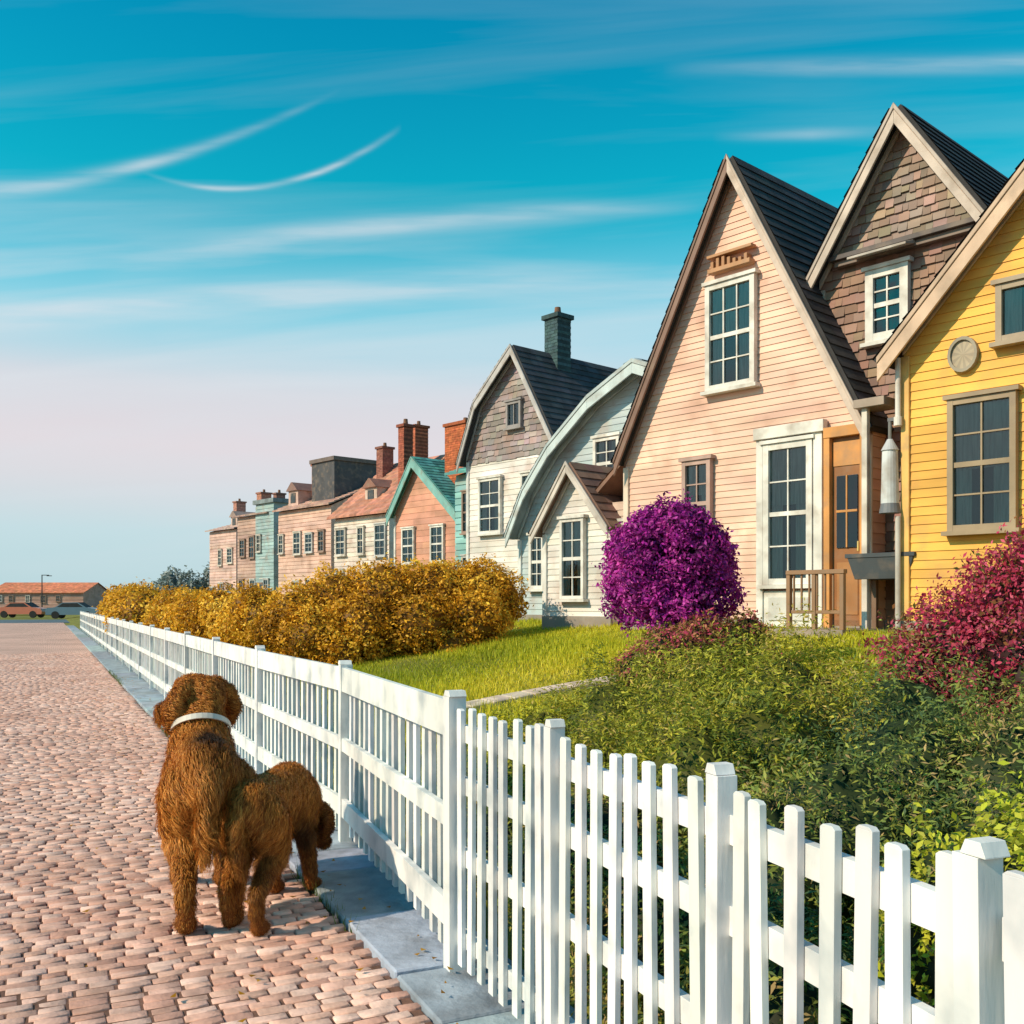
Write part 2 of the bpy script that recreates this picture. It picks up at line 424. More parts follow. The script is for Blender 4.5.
PINK = (.81, .51, .40)
prof = [(0, 3.36), (1.97, 7.12), (3.9, 3.36)]
E = house('pink_clapboard_cottage', 1.704, 14.906, prof, 5.5, .9,
          [(.9, 7.3, .088, None, PINK, .07)], (.045, .042, .045), (.23, .13, .10), trimr=(.58, .46, .39), wcol=(.72, .58, .48), bb=.17, oh=.2, ohs=.1,
          wins=[(1.52, 2.31, 4.12, 5.56, dict(nx=3, fw=.07)), (2.45, 3.16, 1.46, 3.28, dict(nx=2, fw=.08)),
                (1.12, 1.60, 2.0, 3.2, dict(nx=2, col=(.45, .3, .26)))])
b = MB()
b.box(1.6, 2.28, -.16, -.03, 5.70, 5.76, 0, (.50, .25, .12))
for k in range(7): b.box(1.63+k*.09, 1.68+k*.09, -.13, -.03, 5.76, 5.86+.04*math.sin(k), 0, (.42, .2, .09))
b.box(1.58, 2.30, -.15, -.03, 5.87+.04, 5.95, 0, (.5, .25, .12))
WH = (.72, .69, .65)
b.box(2.34, 2.44, -.10, -.03, .92, 3.42, 0, WH); b.box(3.18, 3.30, -.10, -.03, .92, 3.42, 0, WH)
b.box(2.32, 3.34, -.14, -.03, 3.35, 3.50, 0, WH); b.box(2.44, 3.18, -.075, -.03, .92, 1.38, 0, WH)
b.box(2.52, 3.10, -.09, -.076, 1.0, 1.30, 0, (.6, .58, .55))
b.build('window_surround', [M_paint], E, bevel=.004)
b = MB()
WD = (.60, .27, .08)
b.box(3.34, 3.42, -.13, -.03, .92, 3.25, 0, WD); b.box(3.82, 3.9, -.13, -.03, .92, 3.25, 0, WD); b.box(3.34, 3.9, -.14, -.03, 3.252, 3.38, 0, WD)
b.box(3.422, 3.818, -.05, -.03, .94, 3.25, 0, (.30, .12, .04)); b.box(3.43, 3.81, -.062, -.052, 2.9, 3.2, 0, WD)
b.box(3.48, 3.76, -.064, -.052, 1.9, 2.78, 1); b.box(3.48, 3.76, -.06, -.052, 1.08, 1.72, 0, (.38, .17, .06))
b.face([(3.48, -.068, 1.9), (3.76, -.068, 1.9), (3.76, -.068, 2.78), (3.48, -.068, 2.78)], 2)
b.box(3.61, 3.63, -.08, -.064, 1.9, 2.78, 0, WD); b.box(3.48, 3.76, -.079, -.065, 2.33, 2.36, 0, WD)
b.box(3.77, 3.79, -.10, -.06, 1.85, 1.97, 0, (.6, .45, .15))
b.build('door', [M_paint, M_inner, M_glass], E, bevel=.003)
b = MB()
b.box(3.2, 4.15, -1.1, -.03, .55, .92, 0, (.30, .24, .2)); b.box(3.15, 4.2, -1.4, -1.1, .4, .74, 0, (.3, .25, .21))
for xx in (3.42, 3.75, 4.1): b.box(xx, xx+.05, -1.08, -1.02, .92, 1.55, 0, (.32, .18, .10))
b.box(3.42, 4.16, -1.09, -1.01, 1.55, 1.6, 0, (.32, .18, .10)); b.box(3.48, 4.1, -1.07, -1.03, 1.1, 1.14, 0, (.32, .18, .10))
for k in range(6): b.box(3.50+k*.1, 3.52+k*.1, -1.065, -1.04, 1.14, 1.55, 0, (.32, .18, .10))
b.box(3.97, 4.04, -.36, -.29, .92, 3.5, 0, (.66, .60, .54))
b.box(3.9, 4.28, -.42, -.02, 3.5, 3.6, 0, (.35, .27, .22))
b.build('porch', [M_paint], E, bevel=.004)

SH = (.25, .15, .115)
def loc(s, k): return (1.684+.669*s+.7433*k, 14.906-.7433*s+.669*k)
x, y = loc(3.05, .35)
prof = [(0, 5.35), (1.12, 7.08), (2.3, 5.3)]
E = house('brown_shingled_gable_house', x, y, prof, 5.5, .9,
          [(.9, 5.5, .12, .13, SH, .35), (5.5, 7.2, .11, .12, (.30, .22, .175), .32)], (.035, .035, .04), (.55, .45, .39), wcol=(.4, .33, .28), oh=.25, bb=.17,
          wins=[(.66, 1.2, 4.42, 5.3, dict(nx=2, nz=2, fw=.1, curtain=False))])
b = MB()
b.box(.2, 2.35, -.18, -.03, 5.52, 5.58, 0, (.09, .07, .07)); b.box(.25, 2.3, -.12, -.03, 5.45, 5.518, 0, (.18, .13, .11))
b.hexa([(.55, -.35, 5.42), (1.3, -.35, 5.42), (1.3, -.03, 5.5), (.55, -.03, 5.5), (.55, -.35, 5.45), (1.3, -.35, 5.45), (1.3, -.03, 5.56), (.55, -.03, 5.56)], 0, (.45, .4, .36))
b.build('cornice', [M_paint], E, bevel=.004)
b = MB()
b.cyl(1.34, -.80, 2.35, 2.95, .10, .085, 18, 0, (.62, .64, .66)); b.cyl(1.34, -.80, 2.95, 3.08, .10, .03, 18, 0, (.4, .4, .42)); b.cyl(1.34, -.80, 2.24, 2.35, .12, .10, 18, 0, (.15, .16, .18)); b.cyl(1.34, -.80, 3.08, 3.3, .02, .02, 8, 0, (.15, .15, .15))
b.box(1.32, 1.46, -.82, -.66, 3.28, 3.32, 0, (.12, .12, .13))
b.build('wall_lantern', [M_paint], E)
b = MB()
b.box(.75, 1.6, -.75, -.05, 1.75, 1.80, 0, (.05, .06, .07)); b.hexa([(.85, -.7, 1.5), (1.5, -.7, 1.5), (1.5, -.1, 1.5), (.85, -.1, 1.5), (.78, -.74, 1.749), (1.58, -.74, 1.749), (1.58, -.06, 1.749), (.78, -.06, 1.749)], 0, (.06, .07, .08))
for xx in (.9, 1.4): b.box(xx, xx+.06, -.4, -.34, .9, 1.5, 0, (.2, .12, .08))
b.build('planter_box', [M_paint], E, bevel=.004)
b = MB(); spn = lambda z: (2.3, 5.2)
b.box(2.302, 5.2, .02, 4.8, .4, 5.3, 0, SH); clad(b, spn, .9, 5.28, .12, .02, .13, SH, .25); b.build('wing_walls', [M_wall], E)
b = MB()
for j in range(14):
    za, zc = 5.25+j*.13, 5.25+(j+1)*.13; ya, yc = -.2+j*.17, -.2+(j+1)*.17; xx = 2.0
    while xx < 5.4:
        x2 = xx+R.uniform(.2, .4); c = jit((.035, .035, .04), .25)
        b.face([(xx, ya-.01, za+.02), (x2-.005, ya-.01, za+.02), (x2-.005, yc, zc), (xx, yc, zc)], 0, c); b.face([(xx, ya, za), (x2, ya, za), (x2, ya-.01, za+.02), (xx, ya-.01, za+.02)], 0, c); xx = x2
b.hexa([(2.02, -.2, 5.18), (5.4, -.2, 5.18), (5.4, 2.2, 5.18), (2.02, 2.2, 5.18), (2.02, -.19, 5.24), (5.4, -.19, 5.24), (5.4, 2.19, 7.04), (2.02, 2.19, 7.04)], 0, (.05, .04, .04))
b.build('wing_roof', [M_roof], E)

x, y = loc(4.515, -.35)
YE = (.84, .44, .085)
prof = [(0, 4.12), (2.8, 7.1), (5.6, 4.12)]
E = house('yellow_clapboard_house', x, y, prof, 6, .9, [(.9, 7.3, .10, None, YE, .07)], (.05, .045, .045), (.62, .43, .31), wcol=(.78, .46, .14), oh=.24, ohs=.28, bb=.2, th=.08,
          wins=[(.53, 1.24, 2.0, 3.42, dict(nx=2, nz=2, fw=.06, col=(.34, .25, .16))), (1.04, 1.75, 3.95, 4.55, dict(nx=2, nz=1, fw=.06, col=(.36, .28, .2))), (3.3, 4.2, 2, 3.4)])
b = MB()
n = 20
for k in range(n):
    a0 = 2*math.pi*k/n; a1 = 2*math.pi*(k+1)/n
    b.face([(.68, -.06, 3.9), (.68+.14*math.cos(a0), -.05, 3.9+.17*math.sin(a0)), (.68+.14*math.cos(a1), -.05, 3.9+.17*math.sin(a1))], 0, (.33, .27, .2) if k % 2 else (.42, .34, .24))
    b.hexa([(.68+r_*math.cos(q_), yy, 3.9+r_*1.2*math.sin(q_)) for yy in (-.08, -.02) for (r_, q_) in ((.13, a0), (.13, a1), (.16, a1), (.16, a0))], 0, (.3, .26, .2))
b.build('round_ornament', [M_paint], E)
b = MB()
b.cyl(-.03, -.10, 3.30, 3.98, .03, mat=0, col=(.66, .62, .58)); b.cyl(-.03, -.10, 3.22, 3.32, .045, mat=0, col=(.66, .62, .58)); b.cyl(-.03, -.10, .9, 2.2, .03, mat=0, col=(.5, .46, .42))
b.build('downspout', [M_paint], E)

prof = [(0, 2.55), (.42, 3.3), (1.08, 4.03), (2.07, 4.75), (3.1, 5.2), (4.6, 4.6), (5.2, 2.6)]
E = house('blue_grey_arched_house', .152, 19.04, prof, 5, .9, [(.9, 5.2, .11, None, (.44, .52, .55), .06)], (.34, .42, .46), (.52, .60, .62), wcol=(.65, .66, .65), oh=.3, ohs=.12,
          wins=[(.35, .75, 1.5, 2.5, dict(nx=2)), (2.0, 2.6, 3.2, 4.1, dict(nx=2))])
prof = [(0, 2.5), (.72, 3.45), (1.5, 2.5)]
house('white_gabled_annex', .555, 16.8, prof, 2.2, .9, [(.9, 3.4, .1, None, (.70, .66, .62), .08)], (.24, .14, .11), (.58, .52, .48), oh=.2, ohs=.2, bb=.12,
      wins=[(.45, .98, 1.3, 2.6, dict(nx=2, fw=.05))])
x, y = loc(-.25, .9)
E = empty('brown_roofed_lean_to', (x, y, 0), HA)
b = MB(); roof(b, [(-.85, 2.85), (-.15, 3.4), (0.26, 3.2)], -.5, 1.3, .05, .06, (.27, .15, .11)); b.build('roof', [M_roof], E)
b = MB(); b.box(-.75, .2, -.3, 1.2, .6, 2.83, 0, (.62, .46, .38)); clad(b, lambda z: (-.75, .2), .9, 2.8, .1, -.302, None, (.66, .50, .42), .06); b.build('walls', [M_wall], E)
b = MB(); window(b, -.5, -.1, 1.6, 2.5, y=-.32, nx=2); b.build('windows', [M_paint, M_inner, M_glass, M_curt], E)

x0, y0 = -1.074, 24.42
prof = [(0, 4.8), (.55, 6.0), (1.85, 7.1), (3.25, 4.75)]
E = house('grey_shingled_gable_house', x0, y0, prof, 6, .9, [(.9, 4.6, .13, None, (.74, .68, .64), .08), (4.6, 7.2, .14, .2, (.30, .245, .24), .28)], (.05, .052, .06), (.48, .45, .45), wcol=(.65, .64, .63), oh=.25,
          wins=[(.5, 1.3, 2.9, 4.2, dict(nx=2)), (2.0, 2.7, 2.9, 4.2, dict(nx=2)), (1.5, 2.0, 5.3, 5.9, dict(nx=2, nz=1, col=(.3, .27, .27)))])
chimney(E, 1.75, 2.2, .9, 1.35, 6.6, 7.95, (.05, .10, .11)); chimney(E, -.15, .3, 1.6, 2.0, 4.6, 7.2, (.05, .16, .17), 'side_chimney')

prof = [(0, 4.4), (1.3, 6.1), (3.46, 4.3)]
E = house('salmon_house', -4.04, 34.57, prof, 6, .9, [(.9, 6, .2, None, (.62, .30, .21), .12)], (.08, .32, .30), (.20, .42, .40), oh=.25, bb=.3,
          wins=[(.5, 1.2, 2.6, 3.8), (2.1, 2.8, 2.6, 3.8)])
chimney(E, 2.0, 3.1, .6, 1.5, 4.5, 7.15, (.50, .13, .05)); chimney(E, -.25, .1, .3, .7, 4, 7.4, (.36, .10, .06), 'side_chimney'); chimney(E, .5, .9, 3, 3.5, 4.5, 6.9, (.2, .08, .06), 'rear_chimney')
def block(name, u, Y, W_, D, z1, col, roofz=None, rcol=(.3, .1, .06), wins=2, flatcol=(.08, .07, .07), levels=2, ang=HA):
    X = (u-512)/1000*Y
    E = empty(name, (X, Y, 0), ang)
    b = MB(); b.box(0, W_, 0, D, .3, z1, 0, col)
    z = .9
    while z < z1-.1:
        c = jit(col, .1); b.box(-.01, W_+.01, -.03, -.001, z, z+.17, 0, c); z += .2
    b.build('walls', [M_wall], E)
    b = MB()
    if roofz is None:
        b.box(-.15, W_+.15, -.15, D+.1, z1+.002, z1+.25, 0, flatcol)
    else:
        m = 12
        for j in range(m):
            f0, f1 = j/m, (j+1)/m; za, zc = z1+(roofz-z1)*f0, z1+(roofz-z1)*f1; ya, yc = -.3+(D/2+.3)*f0, -.3+(D/2+.3)*f1; xx = -.2
            while xx < W_+.2:
                x2 = min(W_+.2, xx+R.uniform(.3, .6)); c = jit(rcol, .2)
                b.hexa([(xx, ya, za), (x2, ya, za), (x2, yc, zc), (xx, yc, zc), (xx, ya, za+.09), (x2, ya, za+.09), (x2, yc, zc+.05), (xx, yc, zc+.05)], 0, c); xx = x2
        b.face([(-.2, D/2, roofz), (W_+.2, D/2, roofz), (W_+.2, D+.3, z1), (-.2, D+.3, z1)], 0, rcol)
        for xx in (0, W_): b.face([(xx, 0, z1), (xx, D/2, roofz-.02), (xx, D, z1)], 0, col)
    b.build('roof', [M_roof], E)
    b = MB()
    for lv in range(levels):
        zz = 1.5+lv*(z1-1.4)/levels
        for k in range(wins):
            if R.random() < .15: continue
            s = W_*(k+.5)/wins-.35+R.uniform(-.2, .2); window(b, s, s+R.uniform(.5, .8), zz+R.uniform(-.1, .1), min(zz+R.uniform(.9, 1.3), z1-.3), y=-.03, nx=2, col=R.choice(((.6, .55, .5), (.3, .2, .16), (.5, .5, .5))))
    b.build('windows', [M_paint, M_inner, M_glass, M_curt], E)
    return E
def dormer(E, s, z, y, w, h, col, rc):
    b = MB(); b.box(s, s+w, y, y+1.6, z, z+h, 0, col); b.box(s+w*.25, s+w*.75, y-.03, y-.001, z+h*.2, z+h*.85, 0, (.05, .06, .07))
    b.hexa([(s-.1, y-.12, z+h), (s+w+.1, y-.12, z+h), (s+w+.1, y+1.6, z+h), (s-.1, y+1.6, z+h), (s+w*.45, y-.12, z+h+w*.45), (s+w*.55, y-.12, z+h+w*.45), (s+w*.55, y+1.6, z+h+w*.45), (s+w*.45, y+1.6, z+h+w*.45)], 0, rc)
    b.build('dormer', [M_paint], E)
block('teal_house', 456, 31.0, 1.6, 4, 5.2, (.26, .50, .50), 6.0, (.1, .30, .30), wins=1)
E = block('red_roofed_house', 335, 44.5, 4.2, 6, 5.0, (.72, .62, .56), 7.7, (.50, .22, .15), wins=3)
chimney(E, 3.5, 3.95, 1.5, 2.2, 6.2, 8.8, (.46, .13, .07)); chimney(E, .3, .8, 2, 2.6, 6.2, 8.3, (.3, .12, .09), 'side_chimney'); dormer(E, 1.5, 5.6, .6, .9, .7, (.6, .45, .38), (.3, .14, .1))
E = block('pink_row_house', 279, 54, 5.3, 7, 6.2, (.70, .46, .38), 7.8, (.44, .27, .22), wins=4)
b = MB(); b.box(2.4, 4.6, .6, 4, 6.0, 8.6, 0, (.07, .065, .07)); b.box(2.3, 4.7, .5, 4.1, 8.602, 8.8, 0, (.15, .11, .10)); b.build('attic_storey', [M_paint], E)
dormer(E, .5, 6.5, .3, 1.0, .8, (.6, .4, .34), (.25, .14, .12)); chimney(E, 1.7, 2.1, 1, 1.5, 6.5, 8.6, (.42, .16, .1))
E = block('brown_row_house', 238, 62, 4.0, 7, 6.6, (.50, .33, .28), 7.4, (.36, .24, .21), wins=3)
chimney(E, .5, 1.1, 1, 1.7, 6.6, 8.1, (.45, .2, .14)); chimney(E, 2.6, 3.0, 1, 1.6, 6.6, 7.9, (.3, .14, .11), 'side_chimney')
block('teal_row_house', 256, 60, 2.2, 7, 7.2, (.34, .46, .48), None, wins=2, flatcol=(.2, .24, .26))
E = block('salmon_row_house', 210, 70, 4.0, 7, 6.3, (.66, .45, .40), 7.4, (.42, .3, .28), wins=3)
chimney(E, 1.5, 2.0, 1, 1.7, 6.5, 8.3, (.45, .22, .17)); dormer(E, 2.4, 6.5, .4, .9, .7, (.6, .42, .36), (.35, .25, .22))
E = block('orange_roofed_pavilion', -10, 118, 11, 8, 2.6, (.5, .3, .25), 3.9, (.68, .24, .13), wins=6, levels=1, ang=0)
def car(x, y, ang, col):
    E = empty('parked_car', (x, y, -.01), ang); b = MB()
    P = [(-2.15, .35), (-2.2, .75), (-2.05, .95), (-1.35, 1.02), (-.75, 1.42), (.55, 1.45), (1.25, 1.0), (2.05, .88), (2.2, .6), (2.15, .35)]
    for sy in (-1, 1):
        pts = [(px, sy*.85, pz) for px, pz in P]; b.face(pts if sy < 0 else pts[::-1], 0, col)
    for i in range(len(P)):
        (xa, za), (xb, zb) = P[i], P[(i+1) % len(P)]; gl = i in (3, 5)
        b.face([(xa, -.85, za), (xa, .85, za), (xb, .85, zb), (xb, -.85, zb)], 1 if gl else 0, col)
    for sy in (-.856, .856): b.face([(-1.2, sy, 1.03), (.98, sy, 1.03), (.5, sy, 1.38), (-.72, sy, 1.36)], 1)
    b.build('body', [M_car, M_inner], E)
    b = MB()
    for wx in (-1.35, 1.35):
        for wy in (-.87, .67):
            n = 16; c0 = [(wx+.33*math.cos(2*math.pi*k/n), wy, .34+.33*math.sin(2*math.pi*k/n)) for k in range(n)]
            c1 = [(q[0], q[1]+.2, q[2]) for q in c0]; b.face(c0, 0); b.face(c1[::-1], 0)
            for k in range(n): b.face([c0[k], c1[k], c1[(k+1) % n], c0[(k+1) % n]], 0)
    b.build('wheels', [M_black], E)
car(-38.5, 88, .1, (.12, .2, .27)); car(-46, 94, 0, (.5, .16, .1))
E = empty('street_lamp', (-47, 100, 0)); b = MB(); b.cyl(0, 0, 0, 4.2, .07, .05, 8); b.box(-.04, .7, -.04, .04, 4.15, 4.22); b.box(.5, .95, -.1, .1, 4.08, 4.149); b.build('pole_and_arm', [M_metal], E)

# ------------------------------------------------------------------ foliage
def vnoise(P, f, seed):
    r = np.random.default_rng(seed); s = np.zeros(len(P))
    for k in range(7):
        d_ = r.normal(size=3); d_ /= np.linalg.norm(d_); ff = f*r.uniform(.6, 2.2)
        s += np.sin((P@d_)*ff+r.uniform(0, 6.28))*(1/(1+k*.12))
    return s/3.0
def foliage(name, blobs, n, size, palette, seed=1, rough=.22, aspect=.5, dark=.45, up=.3, core=(.02, .03, .012), clump=5, stems=None, shoot=.06, coresz=.74):
    r = np.random.default_rng(seed)
    B = np.array(blobs, float); w = (B[:, 3]*B[:, 4]+B[:, 3]*B[:, 5]+B[:, 4]*B[:, 5]); w /= w.sum()
    k = r.choice(len(B), n, p=w)
    D_ = r.normal(size=(n, 3)); D_ /= np.linalg.norm(D_, axis=1)[:, None]
    lump = 1+rough*vnoise(D_*1.0+B[k, :3]*.7, 4.5, seed+5)+rough*.5*vnoise(D_+B[k, :3], 11, seed+6)
    rad = lump*(1-np.abs(r.normal(0, .14, n)))+np.where(r.random(n) < shoot, r.uniform(0, .22, n), 0)
    P = B[k, :3]+D_*B[k, 3:6]*rad[:, None]
    keep = np.ones(n, bool)
    for j in range(len(B)):
        q = np.linalg.norm((P-B[j, :3])/B[j, 3:6], axis=1); keep &= ~((q < .68) & (k != j))
    keep &= P[:, 2] > gz(P[:, 0], P[:, 1])-.02
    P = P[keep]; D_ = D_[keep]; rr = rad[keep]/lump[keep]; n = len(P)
    nrm = D_*.7+r.normal(size=(n, 3))*.75+np.array([0, 0, up]); nrm /= np.linalg.norm(nrm, axis=1)[:, None]
    t1 = np.cross(nrm, r.normal(size=(n, 3))); t1 /= np.linalg.norm(t1, axis=1)[:, None]; t2 = np.cross(nrm, t1)
    s = size*r.uniform(.55, 1.35, n)[:, None]
    V = np.stack([P-t1*s, P-t2*s*aspect+nrm*s*.15, P+t1*s, P+t2*s*aspect+nrm*s*.15], 1).reshape(-1, 3)
    F = np.arange(n*4).reshape(-1, 4)
    pal_ = np.array(palette, float); cl = vnoise(P, clump, seed+9)*.9+r.normal(0, .5, n)
    idx = np.clip(((cl+1.3)/2.6*len(pal_)).astype(int), 0, len(pal_)-1)
    C = pal_[idx]*r.uniform(.7, 1.25, (n, 1))*np.clip(dark+(1-dark)*(rr[:, None]-.7)/.3, .35, 1.1)  # inner leaves get darker colour: shade inside the bush painted in
    cv = []; cf = []
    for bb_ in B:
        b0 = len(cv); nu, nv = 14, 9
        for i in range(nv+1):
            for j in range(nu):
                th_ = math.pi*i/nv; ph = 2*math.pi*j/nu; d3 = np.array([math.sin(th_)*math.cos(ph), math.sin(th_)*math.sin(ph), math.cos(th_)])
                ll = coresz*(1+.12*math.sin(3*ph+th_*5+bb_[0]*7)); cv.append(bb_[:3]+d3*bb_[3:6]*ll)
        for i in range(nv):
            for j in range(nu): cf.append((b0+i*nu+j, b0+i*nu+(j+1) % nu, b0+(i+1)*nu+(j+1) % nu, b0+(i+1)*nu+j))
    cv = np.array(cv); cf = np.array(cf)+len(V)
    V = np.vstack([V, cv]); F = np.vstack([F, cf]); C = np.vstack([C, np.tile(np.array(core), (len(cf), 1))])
    if stems:
        par = empty(name, (0, 0, 0)); b = MB()
        for (x, y, z0, z1, rs) in stems: b.cyl(x, y, z0, z1, rs, rs*.6, 9)
        b.build('trunk', [M_bark], par); return np_mesh('foliage', V, F, C, [M_leaf], par)
    return np_mesh(name, V, F, C, [M_leaf])

OR = [(.42, .20, .015), (.72, .36, .02), (.86, .46, .03), (.92, .56, .05), (.95, .63, .08)]
OC = (.24, .11, .012)
def gb(x, y, ztop, rx, ry, rz): return (x, y, ztop-rz, rx, ry, rz)
bl = []
for (x, y, zt, r_) in [(-3.2, 15.0, 1.50, .6), (-2.7, 15.5, 1.78, .7), (-2.0, 15.5, 1.93, .72), (-1.25, 15.8, 1.98, .75), (-.6, 16.0, 1.96, .66), (-.25, 16.1, 1.74, .46), (-2.9, 14.6, 1.2, .55), (-2.2, 14.8, 1.38, .55), (-1.4, 15.0, 1.45, .6), (-.6, 15.3, 1.46, .55), (-3.5, 14.9, 1.2, .4), (-.9, 15.0, 1.0, .5), (-2.5, 14.5, .9, .45)]:
    bl.append(gb(x, y, zt, r_, r_, min(r_, .65)))
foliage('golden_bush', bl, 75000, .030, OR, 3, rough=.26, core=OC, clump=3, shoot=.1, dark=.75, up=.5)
bl = []
for i in range(12):
    f = i/11; x = -4.6-3.0*f; y = 18.4+3.4*f
    bl.append(gb(x, y, 1.46-.08*f+.15*math.sin(i*2.1), .5, .5, .55))
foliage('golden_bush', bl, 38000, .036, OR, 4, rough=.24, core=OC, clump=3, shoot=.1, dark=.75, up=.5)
bl = []
for i in range(11):
    f = i/10; bl.append(gb(-9.2-5.2*f, 25+12*f, 1.60+.16*math.sin(i*1.7)+.15*f, .8, .8, .7))
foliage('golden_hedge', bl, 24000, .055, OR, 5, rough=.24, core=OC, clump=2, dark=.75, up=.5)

PU = [(.10, .008, .09), (.26, .014, .22), (.42, .022, .34), (.56, .04, .42), (.68, .09, .48)]
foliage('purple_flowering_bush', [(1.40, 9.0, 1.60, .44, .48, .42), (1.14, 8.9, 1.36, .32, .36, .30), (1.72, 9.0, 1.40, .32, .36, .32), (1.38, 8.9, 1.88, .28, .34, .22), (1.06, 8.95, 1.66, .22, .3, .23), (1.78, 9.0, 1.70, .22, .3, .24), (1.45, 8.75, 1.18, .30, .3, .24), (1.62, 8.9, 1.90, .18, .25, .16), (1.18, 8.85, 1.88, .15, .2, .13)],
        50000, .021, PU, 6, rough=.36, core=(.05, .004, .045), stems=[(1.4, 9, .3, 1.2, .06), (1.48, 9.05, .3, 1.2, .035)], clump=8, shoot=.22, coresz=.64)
RD = [(.07, .09, .015), (.46, .04, .07), (.58, .05, .13), (.68, .12, .20), (.26, .11, .04)]
foliage('pink_flower_shrub', [(1.25, 8.2, .80, .26, .28, .24), (1.55, 8.3, .84, .25, .28, .26), (1.40, 8.1, .74, .3, .3, .26), (1.80, 8.5, .82, .25, .25, .22), (2.05, 8.7, .9, .25, .25, .22), (1.0, 8.0, .66, .2, .2, .2)], 15000, .018, [(.30, .25, .04), (.20, .20, .03), (.55, .22, .12), (.6, .08, .16), (.45, .32, .08)], 7, rough=.3, shoot=.2)
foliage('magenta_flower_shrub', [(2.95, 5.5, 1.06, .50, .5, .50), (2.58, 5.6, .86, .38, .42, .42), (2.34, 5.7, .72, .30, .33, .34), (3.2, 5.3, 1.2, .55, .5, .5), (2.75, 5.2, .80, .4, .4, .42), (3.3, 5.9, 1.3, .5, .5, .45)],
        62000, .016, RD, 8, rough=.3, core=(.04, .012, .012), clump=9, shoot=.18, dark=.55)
GR = [(.15, .19, .03), (.28, .31, .035), (.44, .44, .045), (.58, .53, .06), (.64, .48, .13)]
GD = [(.08, .14, .06), (.15, .22, .07), (.25, .32, .07), (.40, .42, .08), (.50, .36, .15)]
GB = [(.28, .36, .025), (.42, .48, .03), (.54, .58, .04), (.60, .60, .06)]
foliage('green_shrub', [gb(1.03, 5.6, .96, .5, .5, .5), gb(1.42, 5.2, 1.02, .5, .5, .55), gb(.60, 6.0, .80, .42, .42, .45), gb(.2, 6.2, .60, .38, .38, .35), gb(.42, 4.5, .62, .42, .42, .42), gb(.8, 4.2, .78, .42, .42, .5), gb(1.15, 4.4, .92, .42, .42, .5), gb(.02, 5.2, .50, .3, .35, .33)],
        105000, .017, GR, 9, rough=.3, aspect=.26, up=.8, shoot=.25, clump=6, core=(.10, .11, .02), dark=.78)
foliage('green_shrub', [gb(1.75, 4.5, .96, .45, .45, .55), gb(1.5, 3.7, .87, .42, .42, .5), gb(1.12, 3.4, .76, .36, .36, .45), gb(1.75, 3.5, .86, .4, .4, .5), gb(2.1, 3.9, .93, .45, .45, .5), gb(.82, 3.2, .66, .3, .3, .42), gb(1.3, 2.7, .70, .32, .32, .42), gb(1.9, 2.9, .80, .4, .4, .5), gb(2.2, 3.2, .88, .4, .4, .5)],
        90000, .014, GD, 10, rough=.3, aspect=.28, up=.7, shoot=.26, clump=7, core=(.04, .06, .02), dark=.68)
foliage('yellow_green_shrub', [gb(1.1, 2.05, .80, .20, .2, .34), gb(1.0, 1.75, .80, .16, .18, .34), gb(1.3, 2.2, .80, .22, .22, .34), gb(1.15, 1.6, .82, .16, .16, .3), gb(.92, 2.1, .70, .14, .14, .28)],
        27000, .011, GB, 12, rough=.28, aspect=.5, up=.7, dark=.6, shoot=.18)
foliage('ground_cover', [(.75, 1.75, .22, .22, .3, .22), (.62, 2.3, .24, .26, .35, .24), (.42, 2.95, .24, .25, .35, .24), (.20, 3.6, .2, .25, .35, .2), (1.0, 1.3, .25, .26, .3, .25), (-.1, 4.3, .16, .2, .4, .17), (.35, 3.9, .25, .3, .3, .25)],
        40000, .014, GD, 13, rough=.25, aspect=.3, up=.8, shoot=.25)
DT = [(.24, .30, .28), (.28, .34, .32), (.34, .36, .34)]  # pale blue-grey greens: distance haze painted into the leaf colours
bl = []
for i in range(14):
    f = i/13; bl.append((-34+8.0*f+R.uniform(-.5, .5), 96+R.uniform(-3, 3), 1.5+R.uniform(-.4, 1.6)+1.0*f, 1.1, 1.1, 1.5))
foliage('distant_trees', bl, 8000, .2, DT, 14, rough=.35, core=(.2, .25, .26), clump=.8, shoot=.2, coresz=.5)

# lawn grass
n = 150000
A = NR.uniform(3, 24, n); T = NR.uniform(.3, 7.0, n)
X = FO[0]+FD[0]*A+FN[0]*T; Y = FO[1]+FD[1]*A+FN[1]*T
def path_d(x, y):
    a_ = np.array([-1.0, 8.75]); c_ = np.array([1.3, 9.8]); e = c_-a_; L_ = np.linalg.norm(e); e /= L_
    s = np.clip((x-a_[0])*e[0]+(y-a_[1])*e[1], 0, L_); return np.hypot(x-a_[0]-e[0]*s, y-a_[1]-e[1]*s)
k = (path_d(X, Y) > .28) & (X > -9)
X = X[k]; Y = Y[k]; n = len(X); Z = gz(X, Y)
h = NR.uniform(.035, .10, n)*(1+.4*np.sin(X*2+Y)); an = NR.uniform(0, 6.28, n); w = NR.uniform(.005, .009, n)*(1+Y*.03)
bx = NR.normal(0, .03, n); by = NR.normal(0, .03, n)
V = np.stack([np.stack([X-w*np.cos(an), Y-w*np.sin(an), Z-.02], 1), np.stack([X+w*np.cos(an), Y+w*np.sin(an), Z-.02], 1), np.stack([X+bx, Y+by, Z+h], 1)], 1).reshape(-1, 3)
cl = vnoise(np.stack([X, Y, 0*X], 1), 1.5, 2)
gp = np.array([(.32, .36, .02), (.50, .50, .025), (.62, .58, .03), (.70, .60, .05)])
